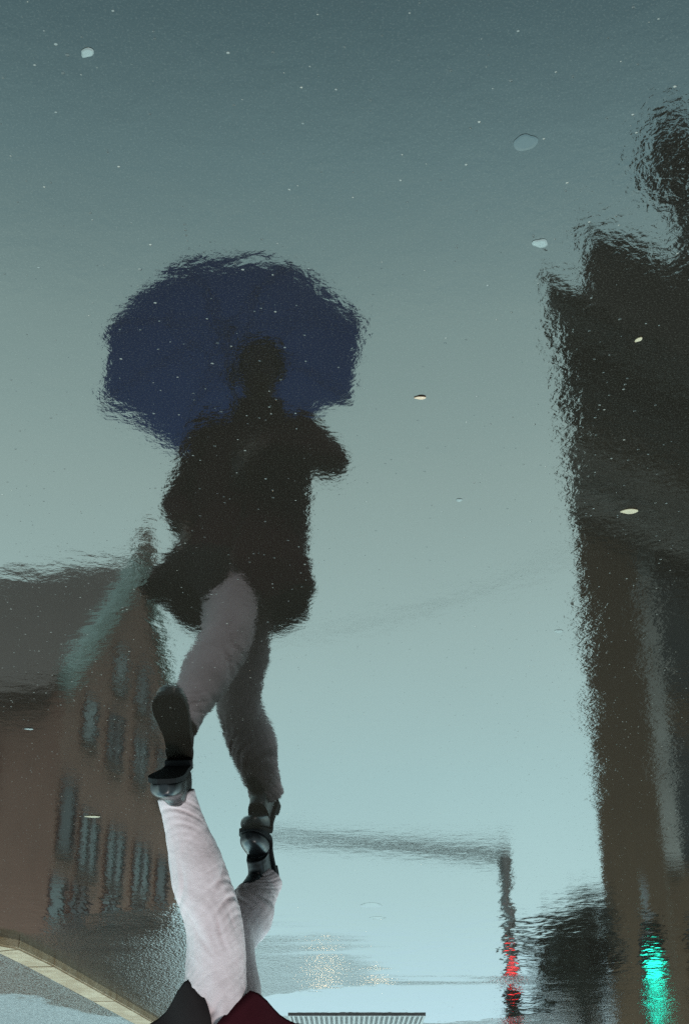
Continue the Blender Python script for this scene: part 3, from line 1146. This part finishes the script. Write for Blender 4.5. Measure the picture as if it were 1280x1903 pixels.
def tree(loc, h, w_, n_, label, group=None):
    t_ = empty('street_tree', loc)
    tag(t_, label, 'tree', group)
    b = bmesh.new()
    L = Vector(loc)
    tube(b, [L, L + Vector((.03, 0, h * .25)), L + Vector((-.04, .02, h * .55)), L + Vector((.03, 0, h * .8))], [.11, .085, .06, .02], 10)
    rr = random.Random(int(h * 100))
    limbs = []
    for i in range(9):
        a = rr.uniform(0, 6.28)
        z = h * rr.uniform(.3, .65)
        e_ = L + Vector((math.cos(a) * w_ * .75, math.sin(a) * w_ * .75, z + h * rr.uniform(.1, .25)))
        limbs.append(e_)
        tube(b, [L + Vector((0, 0, z)), (L + Vector((0, 0, z))).lerp(e_, .5) + Vector((0, 0, .08)), e_], [.035, .024, .008], 7)
    obj('trunk', b, M_bark, t_, True)
    b = bmesh.new()
    cl = [(L + Vector((rr.gauss(0, .45) * w_, rr.gauss(0, .45) * w_, h * (.62 + rr.uniform(-.26, .30)))), rr.uniform(.25, .5) * w_) for _ in range(22)] + [(e_, .4 * w_) for e_ in limbs]
    for i in range(n_):
        c, q = rr.choice(cl)
        p = c + Vector((rr.gauss(0, .5), rr.gauss(0, .5), rr.gauss(0, .42))) * q
        if p.z > loc[2] + h:
            p.z = loc[2] + h - rr.random() * .4
        s_ = rr.uniform(.06, .13)
        d1 = Vector((rr.gauss(0, 1), rr.gauss(0, 1), rr.gauss(0, .6))).normalized()
        d2 = d1.orthogonal().normalized()
        b.faces.new([b.verts.new(p + d1 * s_), b.verts.new(p + d2 * s_ * .5), b.verts.new(p - d1 * s_), b.verts.new(p - d2 * s_ * .5)])
    obj('crown', b, M_leaf, t_, recalc=False)
    return t_


tree((-4.35, 27.0, 0), 4.15, .85, 6000, 'small dense dark tree at the kerb between the red and the green signal')
tree((4.9, 33.0, 0), 4.5, 1.5, 5000, 'broad dark bushy tree in front of the gabled brick house')

# ------------------------------------------------------------------ car with headlights on, far down the road
M_paint = mat('grey_car_paint', (.10, .11, .12), .25, .3)
M_cglass = mat('car_glass', (.015, .018, .02), .05)
M_tyre = mat('tyre', (.012, .012, .012), .8)
M_rim = mat('rim', (.3, .3, .3), .35, .8)
M_hl = mat('headlight_lit', (.6, .55, .45), .2, emit=(1, .72, .40), estr=32)


def car(loc, label):
    c = empty('car', loc)
    tag(c, label, 'car')
    L = Vector(loc)
    W_ = .88
    def pr(b, prof_, w0, w1):
        a = [b.verts.new(L + Vector((-w0 if z < .85 else -w1, y, z))) for y, z in prof_]
        d = [b.verts.new(L + Vector((w0 if z < .85 else w1, y, z))) for y, z in prof_]
        b.faces.new(a)
        b.faces.new(d[::-1])
        for i in range(len(a)):
            b.faces.new((a[i], d[i], d[(i + 1) % len(a)], a[(i + 1) % len(a)]))
    b = bmesh.new()
    pr(b, [(0, .30), (-.04, .55), (.10, .76), (1.15, .92), (1.85, 1.38), (2.3, 1.46), (3.2, 1.42), (3.9, 1.0), (4.3, .95), (4.36, .5), (4.25, .28)], W_, .66)
    bmesh.ops.bevel(b, geom=b.edges[:], offset=.05, segments=3, affect='EDGES')
    obj('body', b, M_paint, c, True)
    b = bmesh.new()
    prism(b, [L + Vector((-.66, 1.24, .965)), L + Vector((.66, 1.24, .965)), L + Vector((.56, 1.80, 1.33)), L + Vector((-.56, 1.80, 1.33))], Vector((0, -.03, .045)))
    obj('windscreen', b, M_cglass, c)
    for s in (-1, 1):
        for yy in (.85, 3.45):
            b = bmesh.new()
            bmesh.ops.create_cone(b, cap_ends=True, segments=24, radius1=.32, radius2=.32, depth=.22, matrix=Matrix.Translation(L + Vector((s * .80, yy, .32))) @ Matrix.Rotation(R(90), 4, 'Y'))
            wl = obj('wheel', b, M_tyre, c)
            b = bmesh.new()
            bmesh.ops.create_cone(b, cap_ends=True, segments=20, radius1=.2, radius2=.17, depth=.03, matrix=Matrix.Translation(L + Vector((s * .92, yy, .32))) @ Matrix.Rotation(R(90 * s), 4, 'Y'))
            obj('rim', b, M_rim, wl)
        b = bmesh.new()
        ball(b, L + Vector((s * .62, .0, .62)), (.15, .06, .08), 2)
        obj('headlight', b, M_hl, c, True)
    b = bmesh.new()
    box(b, -.4, .4, -.065, -.02, .36, .5, Matrix.Translation(L))
    obj('grille', b, M_tyre, c)
    return c


car((-.2, 31.5, 0), 'grey car coming on with both headlights lit, in the middle of the road')

# ------------------------------------------------------------------ far end of the street
M_far = mat('far_wall', (.07, .07, .065), .8, var=.3, vscale=.5)
M_far2 = mat('far_render', (.11, .105, .095), .8, var=.2, vscale=.5)
for (x0, x1, y, h_, Mx, lb) in ((-16, -3.5, 92, 7.2, M_far, 'low dark terrace closing the left side of the far street'), (-3.3, 5, 96, 6.4, M_far2, 'low pale terrace straight ahead at the far end of the street'),
                                (5.3, 16, 90, 7.4, M_far, 'low dark terrace closing the right side of the far street')):
    t_ = empty('terrace_building', (x0, y, 0))
    tag(t_, lb, 'building')
    b = bmesh.new()
    box(b, x0, x1, y, y + 9, 0, h_ - 1.6)
    obj('wall', b, Mx, t_)
    b = bmesh.new()
    prism(b, [Vector((x0 - .2, y - .4, h_ - 1.8)), Vector((x0 - .2, y + 4.5, h_)), Vector((x0 - .2, y + 9.4, h_ - 1.8))], Vector((x1 - x0 + .4, 0, 0)))
    obj('roof', b, M_slate, t_)
    nwin = int((x1 - x0) / 2.4)
    for i in range(nwin):
        for z in (1.0, 3.4):
            b = bmesh.new()
            xx = x0 + (i + .5) * (x1 - x0) / nwin
            box(b, xx - .5, xx + .5, y - .04, y + .02, z, z + 1.4)
            obj('window', b, M_dglass, t_)

# ------------------------------------------------------------------ small things lying on the road
M_gum = mat('pale_gum', (.19, .205, .19), .6, var=.2, vscale=90)
M_dgum = mat('faint_gum', (.022, .022, .020), .10, ior=1.5, var=.4, vscale=200)
M_tan = mat('tan_leaf', (.34, .26, .16), .5, var=.3, vscale=60)
M_brn = mat('orange_leaf', (.5, .33, .22), .5, var=.4, vscale=80)
M_bag = mat('black_plastic', (.006, .006, .006), .2, bump=.01, bscale=25)
FPX = 1903 * 50 / 36


def gpt(x, y):
    """where the line of sight through photo point x, y meets the road"""
    u, v = (640 - x) / FPX, (951.5 - y) / FPX
    d = Vector((u, math.cos(TH) - v * math.sin(TH), -math.sin(TH) - v * math.cos(TH)))
    return Vector((0, 0, H)) + d * (H / -d.z)


def blob(name, px, py, rx, ry, z, mat_, label, cat, ang=0., seed=1, group=None, pts_=30):
    c = gpt(px, py)
    b = bmesh.new()
    lo, mi, hi = [], [], []
    for k in range(pts_):
        a = 2 * math.pi * k / pts_
        q = 1 + .30 * noise.noise(Vector((math.cos(a) * 1.1, math.sin(a) * 1.1, seed * 3.7)))
        p = Vector((rx * q * math.cos(a), ry * q * math.sin(a), 0))
        p.rotate(Matrix.Rotation(ang, 3, 'Z'))
        lo.append(b.verts.new(c + p + Vector((0, 0, .0005))))
        hi.append(b.verts.new(c + p * .75 + Vector((0, 0, z))))
    b.faces.new(lo[::-1])
    b.faces.new(hi)
    for k in range(pts_):
        b.faces.new((lo[k], lo[(k + 1) % pts_], hi[(k + 1) % pts_], hi[k]))
    return tag(obj(name, b, mat_), label, cat, group)


def leaf(name, px, py, ln, wd, ang, mat_, label):
    c = gpt(px, py)
    b = bmesh.new()
    N = 9
    mid, l, r = [], [], []
    for i in range(N):
        u = i / (N - 1)
        wv = wd * math.sin(math.pi * min(1, u * .92 + .05)) ** .8 * (1 - .35 * u)
        cur = .0016 + .0004 * math.sin(u * 5)
        for lst, s in ((mid, 0), (l, -1), (r, 1)):
            p = Vector(((u - .5) * ln, s * wv * .5, cur + (.0003 if s else 0)))
            p.rotate(Matrix.Rotation(ang, 3, 'Z'))
            lst.append(p + c)
    top, bot = [], []
    for src in (l, mid, r):
        top.append([b.verts.new(p) for p in src])
        bot.append([b.verts.new(p - Vector((0, 0, .0012))) for p in src])
    for g, fl in ((top, 0), (bot, 1)):
        for i in range(2):
            for j in range(N - 1):
                f = (g[i][j], g[i][j + 1], g[i + 1][j + 1], g[i + 1][j])
                b.faces.new(f[::-1] if fl else f)
    for row_t, row_b in ((top[0], bot[0]), (top[2], bot[2])):
        for j in range(N - 1):
            b.faces.new((row_t[j], row_t[j + 1], row_b[j + 1], row_b[j]))
    return tag(obj(name, b, mat_), label, 'leaf')


blob('gum_spot', 1003, 452, .0105, .011, .0018, M_gum, 'round pale gum spot, the biggest, beside the dark cornice reflection', 'gum spot', seed=2)
blob('gum_spot', 853, 929, .006, .0065, .0015, M_gum, 'small round pale gum spot alone between person and tall building', 'gum spot', seed=5)
blob('gum_spot', 1038, 1173, .010, .010, .0015, M_gum, 'oval pale gum spot just past the thin cable reflection', 'gum spot', seed=7)
blob('gum_spot', 975, 263, .015, .016, .0006, M_dgum, 'faint grey gum spot, worn nearly flat, far from the person', 'gum spot', seed=9)
blob('gum_spot', 690, 1682, .050, .055, .0012, M_dgum, 'wide faint stain spot behind the trailing boot, the farther of two', 'gum spot', seed=11)
blob('gum_spot', 702, 1706, .038, .030, .0012, M_dgum, 'narrow faint stain spot behind the trailing boot, nearer the drain grate', 'gum spot', seed=12)
blob('paper_scrap', 162, 97, .009, .007, .002, M_gum, 'torn white paper scrap lying alone at the near corner of the road', 'paper scrap', .7, 15)
leaf('fallen_leaf', 1168, 949, .034, .026, R(10), M_tan, 'broad tan leaf lying in the tall dark building\'s reflection')
leaf('fallen_leaf', 780, 738, .020, .011, R(5), M_brn, 'curled orange leaf on the open water right of the umbrella reflection')
leaf('fallen_leaf', 1185, 630, .016, .010, R(60), M_tan, 'tiny tan leaf fragment on the reflection below the cornice')
leaf('fallen_leaf', 172, 1517, .055, .030, R(0), M_tan, 'pale tan leaf floating on the brick house reflection')
leaf('fallen_leaf', 54, 1354, .026, .016, R(0), M_gum, 'whitish leaf on the reflection of the slate roof')

# black bag at the back of the pavement
c = Vector((1.69, 11.30, KH - .012))
bm = bmesh.new()
ball(bm, c + Vector((.0, .12, .05)), (.10, .12, .08), 4)
ball(bm, c + Vector((.04, .10, .11)), (.035, .035, .05), 3)
for v in bm.verts:
    v.co += (v.co - c).normalized() * .018 * noise.noise(v.co * 18)
    v.co.z = max(v.co.z, c.z + .001)
bm = voxel(bm, .012, 2)
tag(obj('rubbish_bag', bm, M_bag, None, True), 'small shiny black bag left on the wet pavement behind the kerb', 'bag')
